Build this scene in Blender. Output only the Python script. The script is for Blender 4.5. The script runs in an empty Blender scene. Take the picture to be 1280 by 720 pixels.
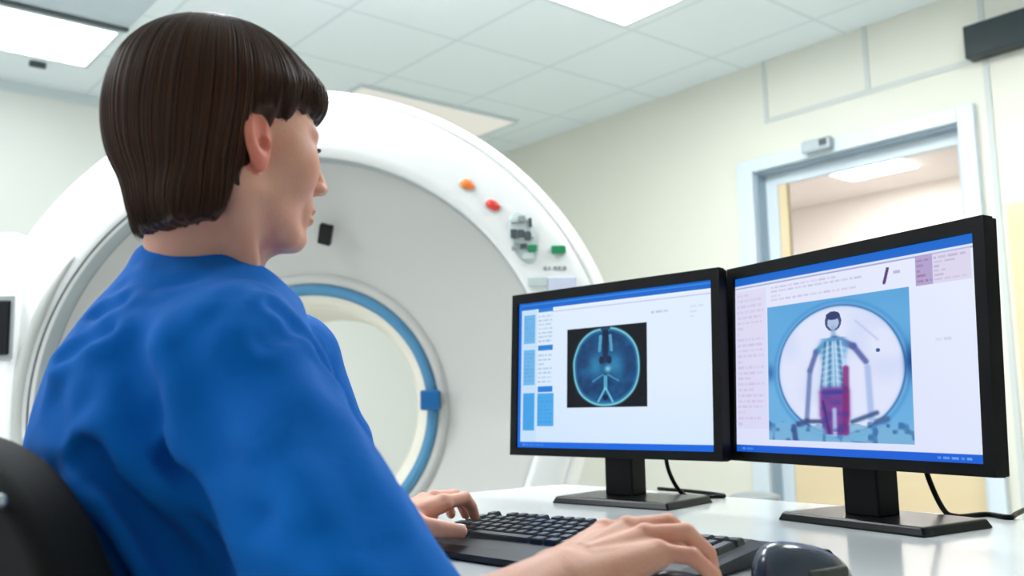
import bpy, bmesh, math, random
import numpy as np
from mathutils import Vector, Matrix
random.seed(4); rng = np.random.default_rng(4)
scn = bpy.context.scene; COL = scn.collection
PI = math.pi
# ------------------------------------------------------------------ materials
def lin(c):
    return tuple((x/255/12.92) if x/255 <= .04045 else ((x/255+.055)/1.055)**2.4 for x in c)
def mat(name, rgb, rough=.5, metal=0., emit=0., spec=.5, coat=0., sss=0., bump=None, var=None, trans=0., sheen=0.):
    m = bpy.data.materials.new(name); m.use_nodes = True
    nt = m.node_tree; b = nt.nodes['Principled BSDF']; c = (*lin(rgb), 1)
    b.inputs['Base Color'].default_value = c
    b.inputs['Roughness'].default_value = rough; b.inputs['Metallic'].default_value = metal
    b.inputs['Specular IOR Level'].default_value = spec; b.inputs['Coat Weight'].default_value = coat
    b.inputs['Sheen Weight'].default_value = sheen
    b.inputs['Transmission Weight'].default_value = trans
    if sss:
        b.inputs['Subsurface Weight'].default_value = sss; b.inputs['Subsurface Radius'].default_value = (1, .35, .2)
        b.inputs['Subsurface Scale'].default_value = .006
    if emit:
        b.inputs['Emission Color'].default_value = c; b.inputs['Emission Strength'].default_value = emit
    tc = nt.nodes.new('ShaderNodeTexCoord')
    if bump:
        n = nt.nodes.new('ShaderNodeTexNoise'); n.inputs['Scale'].default_value = bump[0]; n.inputs['Detail'].default_value = 3
        mp = nt.nodes.new('ShaderNodeMapping'); mp.inputs['Scale'].default_value = bump[2] if len(bump) > 2 else (1, 1, 1)
        bp = nt.nodes.new('ShaderNodeBump'); bp.inputs['Strength'].default_value = bump[1]; bp.inputs['Distance'].default_value = .002
        nt.links.new(tc.outputs['Object'], mp.inputs[0]); nt.links.new(mp.outputs[0], n.inputs['Vector'])
        nt.links.new(n.outputs['Fac'], bp.inputs['Height']); nt.links.new(bp.outputs[0], b.inputs['Normal'])
    if var:   # (scale, second rgb, amount, mapping scale)
        n = nt.nodes.new('ShaderNodeTexNoise'); n.inputs['Scale'].default_value = var[0]; n.inputs['Detail'].default_value = 4
        mp = nt.nodes.new('ShaderNodeMapping'); mp.inputs['Scale'].default_value = var[3] if len(var) > 3 else (1, 1, 1)
        mx = nt.nodes.new('ShaderNodeMix'); mx.data_type = 'RGBA'
        mx.inputs['A'].default_value = c; mx.inputs['B'].default_value = (*lin(var[1]), 1)
        r = nt.nodes.new('ShaderNodeMapRange'); r.inputs['From Min'].default_value = .35; r.inputs['From Max'].default_value = .65
        r.inputs['To Max'].default_value = var[2]
        nt.links.new(tc.outputs['Object'], mp.inputs[0]); nt.links.new(mp.outputs[0], n.inputs['Vector'])
        nt.links.new(n.outputs['Fac'], r.inputs['Value']); nt.links.new(r.outputs[0], mx.inputs['Factor'])
        nt.links.new(mx.outputs['Result'], b.inputs['Base Color'])
    return m
def emission(name, rgb, s):
    m = bpy.data.materials.new(name); m.use_nodes = True; nt = m.node_tree; nt.nodes.clear()
    e = nt.nodes.new('ShaderNodeEmission'); o = nt.nodes.new('ShaderNodeOutputMaterial')
    e.inputs[0].default_value = (*lin(rgb), 1); e.inputs[1].default_value = s
    nt.links.new(e.outputs[0], o.inputs[0]); return m
M = dict(
    wall=mat('wall_paint', (226, 225, 212), .6, var=(.8, (220, 221, 210), .5)),
    wall_back=mat('back_wall_paint', (228, 230, 224), .6, var=(.7, (222, 226, 220), .5)),
    seam=mat('panel_seam', (200, 206, 203), .6),
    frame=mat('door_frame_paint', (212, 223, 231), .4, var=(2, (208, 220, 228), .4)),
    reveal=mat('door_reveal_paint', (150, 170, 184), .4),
    beige=mat('beige_laminate', (228, 208, 170), .5, var=(1.2, (222, 200, 160), .6, (1, 1, 6))),
    floor=mat('vinyl_floor', (226, 226, 222), .35, var=(5, (218, 219, 216), .6)),
    white=mat('scanner_shell', (238, 238, 236), .33, coat=.3, var=(1.5, (233, 233, 232), .4)),
    cone=mat('scanner_funnel', (206, 204, 199), .5, var=(1.2, (200, 199, 195), .5)),
    cream=mat('bore_lining', (240, 235, 220), .4, var=(3, (236, 230, 214), .4)),
    silver=mat('silver_trim', (176, 186, 190), .4, metal=.2, var=(6, (168, 178, 182), .5)),
    rubber=mat('grey_rubber', (182, 184, 180), .7, bump=(60, .6)),
    bluering=mat('blue_ring_plastic', (84, 146, 184), .4, var=(3, (70, 132, 176), .6)),
    bluetab=mat('blue_tab_plastic', (22, 98, 160), .35, var=(9, (14, 84, 146), .5)),
    black=mat('black_plastic', (8, 9, 10), .45, spec=.13, var=(14, (22, 23, 25), .5)),
    blackgloss=mat('black_gloss', (9, 10, 12), .28, spec=.22, var=(10, (16, 17, 19), .4)),
    key=mat('key_plastic', (38, 44, 50), .3, var=(30, (46, 53, 60), .5)),
    kbody=mat('keyboard_shell', (20, 26, 34), .42, spec=.35, var=(12, (32, 40, 50), .5)),
    mouse=mat('mouse_shell', (42, 54, 70), .22, coat=.4, var=(12, (50, 62, 78), .4)),
    olive=mat('mouse_grip', (62, 66, 58), .5, bump=(300, .4)),
    desk=mat('white_desktop', (218, 221, 221), .16, coat=.1, spec=.4, var=(2, (214, 218, 218), .4)),
    legm=mat('desk_leg_metal', (170, 174, 176), .35, metal=.7, var=(9, (160, 164, 168), .4)),
    scrub=mat('blue_scrub_cotton', (3, 108, 200), .85, spec=.12, bump=(55, .5, (1, 1, 1)), var=(5, (3, 100, 192), .6), sheen=.04),
    trouser=mat('blue_trouser_cotton', (20, 100, 180), .8, bump=(700, .25), var=(5, (16, 90, 170), .6)),
    skin=mat('skin', (230, 174, 150), .5, spec=.35, sss=.35, bump=(260, .18), var=(26, (222, 150, 126), .5)),
    ear=mat('flushed_ear_skin', (230, 142, 120), .5, sss=.35, spec=.35, var=(60, (222, 124, 104), .6)),
    lip=mat('lip', (196, 116, 108), .4, sss=.2, var=(60, (186, 104, 98), .5)),
    nail=mat('nail', (232, 184, 172), .25, coat=.3, var=(80, (226, 176, 164), .4)),
    eye=mat('eye_white', (225, 222, 218), .15, var=(80, (220, 214, 210), .4)),
    lash=mat('eyelash', (34, 24, 20), .6, var=(80, (28, 20, 16), .5)),
    chair=mat('chair_black', (8, 10, 10), .7, spec=.2, bump=(400, .3), var=(6, (11, 14, 13), .5)),
    chairrail=mat('chair_rail_chrome', (190, 196, 198), .25, metal=.8, var=(9, (180, 186, 188), .4)),
    orange=mat('orange_button_plastic', (236, 108, 44), .3, var=(40, (240, 140, 60), .7)),
    red=mat('red_button_plastic', (214, 52, 44), .3, var=(40, (224, 80, 60), .6)),
    green=mat('green_button_plastic', (24, 128, 84), .3, var=(50, (36, 146, 96), .6)),
    keypad=mat('keypad_plastic', (196, 206, 204), .4, var=(30, (186, 198, 196), .5)),
    darkmark=mat('dark_marking', (66, 76, 80), .5, var=(60, (80, 88, 92), .5)),
    lav=mat('lavender_display', (206, 210, 228), .3, var=(30, (198, 204, 226), .5)),
    teal_black=mat('dark_teal_panel', (12, 34, 38), .45, var=(4, (16, 40, 44), .5)),
    grid=mat('ceiling_grid', (212, 222, 224), .5, var=(4, (206, 217, 220), .4)),
    grille=mat('vent_grille', (196, 208, 216), .5, var=(9, (188, 202, 210), .5)),
    wood=mat('soft_grey', (150, 155, 156), .5, var=(9, (140, 146, 148), .5)),
)
# ceiling tile: pale cool tile with fine seams drawn on the object's own grid
def ceiling_mat():
    m = mat('ceiling_tile', (222, 231, 232), .7); nt = m.node_tree; b = nt.nodes['Principled BSDF']
    tc = nt.nodes.new('ShaderNodeTexCoord'); sp = nt.nodes.new('ShaderNodeSeparateXYZ'); nt.links.new(tc.outputs['Object'], sp.inputs[0])
    outs = []
    for ax, off in (('X', 2.04), ('Y', 2.35)):
        a = nt.nodes.new('ShaderNodeMath'); a.operation = 'SUBTRACT'; a.inputs[1].default_value = off - 62; nt.links.new(sp.outputs[ax], a.inputs[0])
        mo = nt.nodes.new('ShaderNodeMath'); mo.operation = 'MODULO'; mo.inputs[1].default_value = .62; nt.links.new(a.outputs[0], mo.inputs[0])
        l = nt.nodes.new('ShaderNodeMath'); l.operation = 'LESS_THAN'; l.inputs[1].default_value = .018; nt.links.new(mo.outputs[0], l.inputs[0]); outs.append(l)
    mx = nt.nodes.new('ShaderNodeMath'); mx.operation = 'MAXIMUM'
    nt.links.new(outs[0].outputs[0], mx.inputs[0]); nt.links.new(outs[1].outputs[0], mx.inputs[1])
    c = nt.nodes.new('ShaderNodeMix'); c.data_type = 'RGBA'
    c.inputs['A'].default_value = (*lin((234, 243, 246)), 1); c.inputs['B'].default_value = (*lin((218, 229, 233)), 1)
    nt.links.new(mx.outputs[0], c.inputs['Factor']); nt.links.new(c.outputs['Result'], b.inputs['Base Color'])
    return m
M['ceiling'] = ceiling_mat()
def hair_mat():
    m = mat('brown_hair', (62, 36, 20), .42, spec=.3); nt = m.node_tree; b = nt.nodes['Principled BSDF']
    a = nt.nodes.new('ShaderNodeAttribute'); a.attribute_name = 'strand'
    c = nt.nodes.new('ShaderNodeMix'); c.data_type = 'RGBA'
    c.inputs['A'].default_value = (*lin((13, 7, 5)), 1); c.inputs['B'].default_value = (*lin((82, 44, 21)), 1)
    nt.links.new(a.outputs['Fac'], c.inputs['Factor']); nt.links.new(c.outputs['Result'], b.inputs['Base Color'])
    return m
M['hair'] = hair_mat()
# ------------------------------------------------------------------ mesh helpers
def link(name, me, m=None, parent=None, smooth=False, loc=None, rotz=None):
    o = bpy.data.objects.new(name, me); COL.objects.link(o)
    if me is not None:
        for mm in (m if isinstance(m, (list, tuple)) else [m] if m else []): me.materials.append(mm)
        if smooth: me.polygons.foreach_set('use_smooth', [True]*len(me.polygons))
    if parent: o.parent = parent
    if loc is not None: o.location = loc
    if rotz is not None: o.rotation_euler[2] = rotz
    return o
def tag(o, label=None, cat=None, group=None, kind=None):
    for k, v in (('label', label), ('category', cat), ('group', group), ('kind', kind)):
        if v: o[k] = v
    return o
def empty(name, loc, rotz=0): return link(name, None, loc=loc, rotz=rotz)
def frombm(bm):
    me = bpy.data.meshes.new('mesh'); bm.normal_update(); bm.to_mesh(me); bm.free(); return me
def rawmesh(v, f):
    me = bpy.data.meshes.new('mesh'); me.from_pydata([tuple(p) for p in v], [], [tuple(int(i) for i in q) for q in f]); me.update(); return me
def bbox(bm, x0, x1, y0, y1, z0, z1, bev=0, seg=2, mx=None, taper=None):
    t = bmesh.new(); bmesh.ops.create_cube(t, size=1)
    for v in t.verts:
        top = v.co.z > 0
        c = Vector(((x0+x1)/2+v.co.x*(x1-x0), (y0+y1)/2+v.co.y*(y1-y0), (z0+z1)/2+v.co.z*(z1-z0)))
        if taper and top: c.x = (x0+x1)/2+(c.x-(x0+x1)/2)*taper[0]; c.y = (y0+y1)/2+(c.y-(y0+y1)/2)*taper[1]
        v.co = c
    if bev: bmesh.ops.bevel(t, geom=t.edges[:], offset=bev, segments=seg, profile=.5, affect='EDGES')
    if mx: bmesh.ops.transform(t, matrix=mx, verts=t.verts)
    me = bpy.data.meshes.new('tmp'); t.to_mesh(me); t.free(); bm.from_mesh(me); bpy.data.meshes.remove(me)
    return bm
def box(name, dims, m, parent=None, bev=0, seg=2, mx=None, smooth=False, taper=None):
    bm = bmesh.new(); bbox(bm, *dims, bev=bev, seg=seg, mx=mx, taper=taper)
    return link(name, frombm(bm), m, parent, smooth=smooth)
def tube(name, pts, r, m, parent=None, n=10, closed=False):
    pts = [Vector(p) for p in pts]; rs = r if isinstance(r, (list, tuple)) else [r]*len(pts)
    v = []; f = []; N = len(pts); up = Vector((.13, .2, .97))
    for i, p in enumerate(pts):
        if closed: t = (pts[(i+1) % N]-pts[i-1])
        else: t = pts[min(i+1, N-1)]-pts[max(i-1, 0)]
        t.normalize(); a = t.cross(up); a.normalize(); b = t.cross(a)
        for k in range(n):
            q = 2*PI*k/n; v.append(p+(a*math.cos(q)+b*math.sin(q))*rs[i])
    for i in range(N if closed else N-1):
        j = (i+1) % N
        for k in range(n): f.append((i*n+k, i*n+(k+1) % n, j*n+(k+1) % n, j*n+k))
    if not closed:
        f.append(tuple(range(n))[::-1]); f.append(tuple((N-1)*n+k for k in range(n)))
    return link(name, rawmesh(v, f), m, parent, smooth=True)
def catmull(P, n=8):
    P = [Vector(p) for p in P]; Q = [P[0]*2-P[1]]+P+[P[-1]*2-P[-2]]; out = []
    for i in range(1, len(Q)-2):
        for k in range(n):
            t = k/n; a, b, c, d = Q[i-1:i+3]
            out.append(.5*((2*b)+(c-a)*t+(2*a-5*b+4*c-d)*t*t+(3*b-a-3*c+d)*t**3))
    out.append(P[-1]); return out
def prism(bm, outline, y0, y1, bev=0, seg=2):        # outline in x,z extruded along y
    t = bmesh.new(); vs = [t.verts.new((x, y0, z)) for x, z in outline]; fc = t.faces.new(vs)
    r = bmesh.ops.extrude_face_region(t, geom=[fc]); bmesh.ops.translate(t, vec=(0, y1-y0, 0), verts=[e for e in r['geom'] if isinstance(e, bmesh.types.BMVert)])
    bmesh.ops.recalc_face_normals(t, faces=t.faces)
    if bev: bmesh.ops.bevel(t, geom=[e for e in t.edges if abs(e.calc_face_angle(0)) > .6], offset=bev, segments=seg, profile=.5, affect='EDGES')
    me = bpy.data.meshes.new('tmp'); t.to_mesh(me); t.free(); bm.from_mesh(me); bpy.data.meshes.remove(me)
# ------------------------------------------------------------------ signed-distance modelling (surface nets)
class Grid:
    def __init__(s, lo, hi, h):
        s.lo = np.array(lo, np.float32); s.h = h
        s.n = np.ceil((np.array(hi)-s.lo)/h).astype(int)+1
        ax = [s.lo[i]+h*np.arange(s.n[i], dtype=np.float32) for i in range(3)]
        s.P = np.stack(np.meshgrid(*ax, indexing='ij'), -1)
def nets(g, D):
    h, lo, (X, Y, Z) = g.h, g.lo, g.n
    S = D < 0
    c = np.zeros((X-1, Y-1, Z-1), np.int8)
    offs = [(i, j, k) for i in (0, 1) for j in (0, 1) for k in (0, 1)]
    for i, j, k in offs: c += S[i:X-1+i, j:Y-1+j, k:Z-1+k]
    act = np.argwhere((c > 0) & (c < 8)); idx = -np.ones((X-1, Y-1, Z-1), np.int64); idx[tuple(act.T)] = np.arange(len(act))
    acc = np.zeros((len(act), 3)); cnt = np.zeros(len(act))
    for a in offs:
        for ax in range(3):
            if a[ax]: continue
            b = list(a); b[ax] = 1
            pa = act+a; pb = act+b; da = D[tuple(pa.T)]; db = D[tuple(pb.T)]
            msk = (da < 0) != (db < 0); t = da[msk]/(da[msk]-db[msk])
            acc[msk] += pa[msk]+(pb[msk]-pa[msk])*t[:, None]; cnt[msk] += 1
    V = lo+h*acc/cnt[:, None]
    F = []
    for ax in range(3):
        u, v = (ax+1) % 3, (ax+2) % 3
        sl0 = [slice(None)]*3; sl1 = [slice(None)]*3; sl0[ax] = slice(0, -1); sl1[ax] = slice(1, None)
        A, B = S[tuple(sl0)], S[tuple(sl1)]
        e = np.argwhere(A != B); e = e[(e[:, u] > 0) & (e[:, v] > 0) & (e[:, u] < g.n[u]-1) & (e[:, v] < g.n[v]-1)]
        fl = A[tuple(e.T)]
        def q(du, dv):
            w = e.copy(); w[:, u] -= du; w[:, v] -= dv; return idx[tuple(w.T)]
        f = np.stack([q(1, 1), q(0, 1), q(0, 0), q(1, 0)], 1); f[~fl] = f[~fl][:, ::-1]; F.append(f)
    return V, np.concatenate(F)
def L3(v): return np.sqrt((v*v).sum(-1))
def sph(P, c, r): return L3(P-np.array(c, np.float32))-r
def ell(P, c, r, R=None):
    q = P-np.array(c, np.float32)
    if R is not None: q = q@np.array(R, np.float32)     # columns of R: local axes
    r = np.array(r, np.float32); k0 = L3(q/r); k1 = L3(q/(r*r)); return k0*(k0-1)/np.maximum(k1, 1e-6)
def cap(P, a, b, ra, rb=None):
    rb = ra if rb is None else rb; a = np.array(a, np.float32); d = np.array(b, np.float32)-a
    t = np.clip(((P-a)@d)/float(d@d), 0, 1)[..., None]; return L3(P-a-t*d)-(ra+(rb-ra)*t[..., 0])
def chain(P, pts, rs, k=0.):
    D = None
    for i in range(len(pts)-1):
        d = cap(P, pts[i], pts[i+1], rs[i], rs[i+1]); D = d if D is None else (smin(D, d, k) if k else np.minimum(D, d))
    return D
def smin(a, b, k):
    h = np.clip(.5+.5*(b-a)/k, 0, 1); return b*(1-h)+a*h-k*h*(1-h)
def smax(a, b, k): return -smin(-a, -b, k)
# ================================================================== THE ROOM
TH = math.radians(39.76); K1 = 4.19; K2 = 5.52; H = 2.75
def room(o): o.rotation_euler[2] = TH; return o
def W(x, y, z=0): return Vector((x*math.cos(TH)-y*math.sin(TH), x*math.sin(TH)+y*math.cos(TH), z))
def sbox(name, dims, m, **k):
    o = room(box(name, dims, m, **k)); o['kind'] = 'structure'; return o
X0, Y0 = -2.6, -2.8
XF = K1+3.6        # far side of the space beyond the door
sbox('floor', (X0-.1, XF, Y0-.1, K2+.1, -.1, 0), M['floor'])
sbox('ceiling', (X0-.1, K1+.12, Y0-.1, K2+.1, H, H+.1), M['ceiling'])
sbox('wall_left', (X0-.1, X0, Y0, K2, 0, H), M['wall_back'])
sbox('wall_front', (X0-.1, K1+.12, Y0-.1, Y0, 0, H), M['wall_back'])
sbox('wall_back', (X0-.1, K1+.12, K2, K2+.1, 0, H), M['wall_back'])
DY0, DY1, DZ = 1.835, 2.945, 2.15       # door opening
bm = bmesh.new()
bbox(bm, K1, K1+.12, Y0, DY0, 0, H); bbox(bm, K1, K1+.12, DY1, K2, 0, H); bbox(bm, K1, K1+.12, DY0, DY1, DZ, H)
o = room(link('wall_right', frombm(bm), M['wall'])); o['kind'] = 'structure'
# cover strips between the wall panels
bm = bmesh.new()
for y, z0, z1 in ((2.85, 2.42, H), (2.26, 2.42, H), (1.70, 0, H)):
    bbox(bm, K1-.006, K1, y-.013, y+.013, z0, z1)
bbox(bm, K1-.006, K1, 1.713, 2.863, 2.405, 2.43)
o = room(link('trim_1', frombm(bm), M['seam'])); o['kind'] = 'structure'
sbox('trim_2', (X0, K1-.05, K2-.012, K2, H-.06, H), M['grid'])
sbox('baseboard_right', (K1-.015, K1, DY1+.13, K2, 0, .1), M['seam'])
sbox('baseboard_back', (X0, K1-.015, K2-.015, K2, 0, .1), M['seam'])
# space beyond the door
M['beyond'] = mat('beyond_paint', (244, 238, 234), .7, var=(1.5, (238, 231, 227), .5))
M['beyondceil'] = mat('beyond_ceiling', (240, 234, 231), .7, var=(1.5, (232, 225, 222), .5))
bm = bmesh.new()
bbox(bm, XF, XF+.1, .2, 5.4, 0, 2.75); bbox(bm, K1+.12, XF, 5.4, 5.5, 0, 2.75); bbox(bm, K1+.12, XF, .1, .2, 0, 2.75)
o = room(link('wall_beyond', frombm(bm), M['beyond'])); o['kind'] = 'structure'
sbox('ceiling_beyond', (K1+.12, XF+.1, .1, 5.5, 2.75, 2.85), M['beyondceil'])
# unseen glowing panel in window form, added to brighten ceiling and scanner
wd = empty('fill_panel_1', W(X0, 2.6, 1.55), TH); wd['kind'] = 'structure'
bm = bmesh.new()
for a in ((-1.9, -1.84, -.8, .8), (1.84, 1.9, -.8, .8), (-1.84, 1.84, -.8, -.74), (-1.84, 1.84, .74, .8), (-.03, .03, -.74, .74)): bbox(bm, 0, .04, *a)
link('fill_panel_frame', frombm(bm), M['frame'], wd)
link('fill_panel_face', frombm(bbox(bmesh.new(), .005, .02, -1.84, 1.84, -.74, .74)), emission('fill_panel_glow', (240, 248, 255), 1.6), wd)
# door: casing, reveal, sash, glass, lower panel
d = empty('door_1', W(0, 0, 0), TH); d['kind'] = 'structure'
bm = bmesh.new()
bbox(bm, K1-.03, K1, DY1, DY1+.10, 0, DZ+.07, bev=.004); bbox(bm, K1-.03, K1, DY0-.075, DY0, 0, DZ+.07, bev=.004); bbox(bm, K1-.03, K1, DY0, DY1, DZ, DZ+.07, bev=.004)
link('casing', frombm(bm), M['frame'], d)
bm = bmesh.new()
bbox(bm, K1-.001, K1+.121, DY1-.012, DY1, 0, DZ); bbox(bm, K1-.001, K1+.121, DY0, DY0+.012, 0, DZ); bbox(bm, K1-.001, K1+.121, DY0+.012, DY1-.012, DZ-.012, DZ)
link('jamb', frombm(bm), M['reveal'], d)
bm = bmesh.new(); a0, a1 = DY0+.013, DY1-.013
bbox(bm, K1+.075, K1+.115, a1-.07, a1, .0, DZ-.013); bbox(bm, K1+.075, K1+.115, a0, a0+.04, .0, DZ-.013)
bbox(bm, K1+.075, K1+.115, a0+.04, a1-.07, DZ-.073, DZ-.013); bbox(bm, K1+.075, K1+.115, a0+.04, a1-.07, .78, .88)
link('sash', frombm(bm), M['frame'], d)
box('edge_strip', (K1+.082, K1+.108, a1-.125, a1-.071, .881, DZ-.074), M['beige'], d)
box('lower_panel', (K1+.085, K1+.105, a0+.041, a1-.071, .002, .779), M['beige'], d)
g = mat('pane_glass', (240, 246, 246), .02, trans=1.); g.node_tree.nodes['Principled BSDF'].inputs['IOR'].default_value = 1.02
box('glass_pane', (K1+.092, K1+.096, a0+.041, a1-.126, .881, DZ-.074), g, d)
link('handle', frombm(bbox(bmesh.new(), K1+.04, K1+.055, a0+.012, a0+.032, .95, 1.12, bev=.004)), M['chairrail'], d)
# panel right of the door
sbox('trim_3', (K1-.03, K1, .75, 1.655, .0, 1.735), M['beige'])
# door sensor over the frame
s = empty('door_sensor', W(K1-.03, 2.53, 2.185), TH); tag(s, 'small silver sensor box on the head of the door frame', 'sensor')
box('body', (-.05, 0, -.085, .075, -.02, .045), M['silver'], s, bev=.012, seg=3)
box('lens', (-.052, -.046, -.075, -.03, .0, .035), M['darkmark'], s, bev=.002)
# dark unit high on the right wall
s = empty('wall_unit', W(K1, 1.4, 2.48), TH); tag(s, 'long dark wall-mounted screen edge high to the right of the door', 'screen')
box('cabinet', (-.09, -.007, -.55, .35, -.075, .075), M['teal_black'], s, bev=.006)
box('bracket', (-.006, 0, -.3, .1, -.05, .05), M['black'], s)
# ceiling lights
LIGHT = emission('light_diffuser', (248, 253, 255), 21.0)
LIGHT2 = emission('light_diffuser_dim', (246, 253, 255), 4.5)
def troffer(x0, x1, y0, y1, label, mt, group='recessed ceiling lights', e=None):
    cx, cy = (x0+x1)/2, (y0+y1)/2
    t = empty('ceiling_light', W(cx, cy, H-.012), TH); tag(t, label, 'ceiling light', group)
    hx, hy = (x1-x0)/2, (y1-y0)/2; bm = bmesh.new()
    for a in ((-hx, hx, -hy, -hy+.02), (-hx, hx, hy-.02, hy), (-hx, -hx+.02, -hy+.02, hy-.02), (hx-.02, hx, -hy+.02, hy-.02)): bbox(bm, *a, -.006, .012)
    link('frame', frombm(bm), M['grid'], t); box('diffuser', (-hx+.02, hx-.02, -hy+.02, hy-.02, -.001, .010), e or LIGHT, t)
    return t
troffer(1.98, 3.20, 2.33, 2.95, 'bright ceiling light panel cut off by the top edge, above the monitors', None)
troffer(.1, 1.31, 4.44, 5.03, 'bright ceiling light panel at the upper left behind the head', None, e=LIGHT2)
WARM = emission('warm_diffuser', (243, 242, 230), .85)
troffer(2.6, 3.77, 4.42, 4.86, 'dim cream ceiling light panel just above the top of the scanner', None, 'dim ceiling light', WARM)
for i, (x, y) in enumerate(((.1, 2.33), (1.98, .5), (-1.9, 2.33))):  # extra panels out of view, put in to light the near room
    troffer(x, x+1.22, y, y+.62, 'added unseen ceiling light panel over the near part of the room', None, 'added ceiling lights out of view')
t = empty('ceiling_light', W(6.62, 3.75, 2.738), TH); tag(t, 'ceiling light panel seen through the door glass', 'ceiling light')
box('diffuser', (-.5, .5, -.28, .28, -.004, .008), emission('beyond_diffuser', (255, 248, 244), 38), t)
s = empty('ceiling_vent', W(.72, 4.12, H-.008), TH); tag(s, 'blue-grey ceiling air vent beside the upper left light panel', 'vent')
bm = bmesh.new(); bbox(bm, -.6, .6, -.30, .30, 0, .006); link('plate', frombm(bm), M['grille'], s)
bm = bmesh.new(); bbox(bm, -.6, .6, .27, .30, -.012, 0); bbox(bm, -.6, .6, -.30, -.27, -.012, 0); link('rim', frombm(bm), M['darkmark'], s)
s = link('sprinkler_head', frombm(bbox(bmesh.new(), -.04, .04, -.012, .012, -.03, 0, bev=.006)), M['darkmark'], loc=W(1.09, 5.13, H), rotz=TH); tag(s, 'tiny dark ceiling fitting below the upper left light panel', 'ceiling fitting')
# ================================================================== DESK
DU = Vector((.625, -.781, 0)); DV = Vector((.781, .625, 0)); RZ = math.atan2(DU.y, DU.x)     # local x along the back edge, local y to the back
desk = empty('desk', (.110, 2.225, 0), RZ); tag(desk, 'glossy white desk carrying the two monitors and the keyboard', 'desk')
bm = bmesh.new(); L_, D_ = 2.2, .93; r = .05
pts = []
for cx, cy, a in ((L_-r, -r, 0), (r, -r, 90), (r, -D_+r, 180), (L_-r, -D_+r, 270)):
    for k in range(7):
        q = math.radians(a+k*15); pts.append((cx+r*math.cos(q), cy+r*math.sin(q)))
vs = [bm.verts.new((x, y, .71)) for x, y in pts]; fc = bm.faces.new(vs)
rr = bmesh.ops.extrude_face_region(bm, geom=[fc]); bmesh.ops.translate(bm, vec=(0, 0, .03), verts=[e for e in rr['geom'] if isinstance(e, bmesh.types.BMVert)])
bmesh.ops.recalc_face_normals(bm, faces=bm.faces)
bmesh.ops.bevel(bm, geom=[e for e in bm.edges if abs(e.calc_face_angle(0)) > 1.2], offset=.003, segments=2, affect='EDGES')
link('desktop', frombm(bm), M['desk'], desk)
for x, y in ((.08, -.08), (L_-.14, -.08), (.08, -D_+.14), (L_-.14, -D_+.14)): box('leg', (x, x+.05, y-.05, y, 0, .709), M['legm'], desk, bev=.004)
box('modesty_panel', (.14, L_-.15, -.10, -.085, .35, .709), M['desk'], desk)
# ================================================================== MONITORS
def screen_mesh(w, h, paint, nx=440, ny=275):
    u = np.linspace(0, 1, nx); v = np.linspace(0, 1, ny); U, Vv = np.meshgrid(u, v, indexing='ij')
    C = paint(U, Vv); V = np.stack([(U-.5)*w, np.zeros_like(U), (1-Vv)*h], -1).reshape(-1, 3)
    i = np.arange(nx-1)[:, None]*ny+np.arange(ny-1)[None]; i = i.ravel()
    F = np.stack([i, i+1, i+ny+1, i+ny], 1)
    me = bpy.data.meshes.new('mesh'); me.vertices.add(len(V)); me.vertices.foreach_set('co', V.ravel())
    me.loops.add(F.size); me.loops.foreach_set('vertex_index', F.ravel()); me.polygons.add(len(F))
    me.polygons.foreach_set('loop_start', np.arange(len(F))*4); me.update(calc_edges=True); me.validate()
    a = me.color_attributes.new('shown', 'FLOAT_COLOR', 'POINT'); C4 = np.ones((len(V), 4)); s = np.clip(C.reshape(-1, 3), 0, 255)/255
    C4[:, :3] = np.where(s <= .04045, s/12.92, ((s+.055)/1.055)**2.4); a.data.foreach_set('color', C4.ravel()); return me
def scr_mat():
    m = bpy.data.materials.new('screen_picture'); m.use_nodes = True; nt = m.node_tree; b = nt.nodes['Principled BSDF']
    a = nt.nodes.new('ShaderNodeAttribute'); a.attribute_name = 'shown'
    b.inputs['Base Color'].default_value = (.01, .01, .012, 1); b.inputs['Roughness'].default_value = .35; b.inputs['Specular IOR Level'].default_value = .08
    nt.links.new(a.outputs['Color'], b.inputs['Emission Color']); b.inputs['Emission Strength'].default_value = 1.0; return m
M['screen'] = scr_mat()
def noise2(U, V, s, seed):
    r = np.random.default_rng(seed); n = int(s)+3; G = r.random((n, n)); x = U*s; y = V*s
    xi = np.clip(x.astype(int), 0, n-2); yi = np.clip(y.astype(int), 0, n-2); fx = x-xi; fy = y-yi
    fx = fx*fx*(3-2*fx); fy = fy*fy*(3-2*fy)
    return (G[xi, yi]*(1-fx)+G[xi+1, yi]*fx)*(1-fy)+(G[xi, yi+1]*(1-fx)+G[xi+1, yi+1]*fx)*fy
def setc(C, m, c, a=1.):
    m = m*1.0 if m.dtype == bool else m; C[:] = C*(1-(m*a)[..., None])+np.array(c, float)*(m*a)[..., None]
def seg2(x, y, a, b):
    dx, dy = b[0]-a[0], b[1]-a[1]; t = np.clip(((x-a[0])*dx+(y-a[1])*dy)/(dx*dx+dy*dy), 0, 1); return np.hypot(x-a[0]-t*dx, y-a[1]-t*dy)
def rows(U, V, u0, u1, v0, v1, n, seed, C, col, a=.5):
    r = np.random.default_rng(seed)
    for i in range(n):
        v = v0+(v1-v0)*(i+.5)/n; x = u0
        while x < u1:
            w = r.uniform(.008, .035); setc(C, (U > x) & (U < min(x+w, u1)) & (abs(V-v) < (v1-v0)/n*.22), col, a*r.uniform(.5, 1)); x += w+.007
            if r.random() < .15: break
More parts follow.
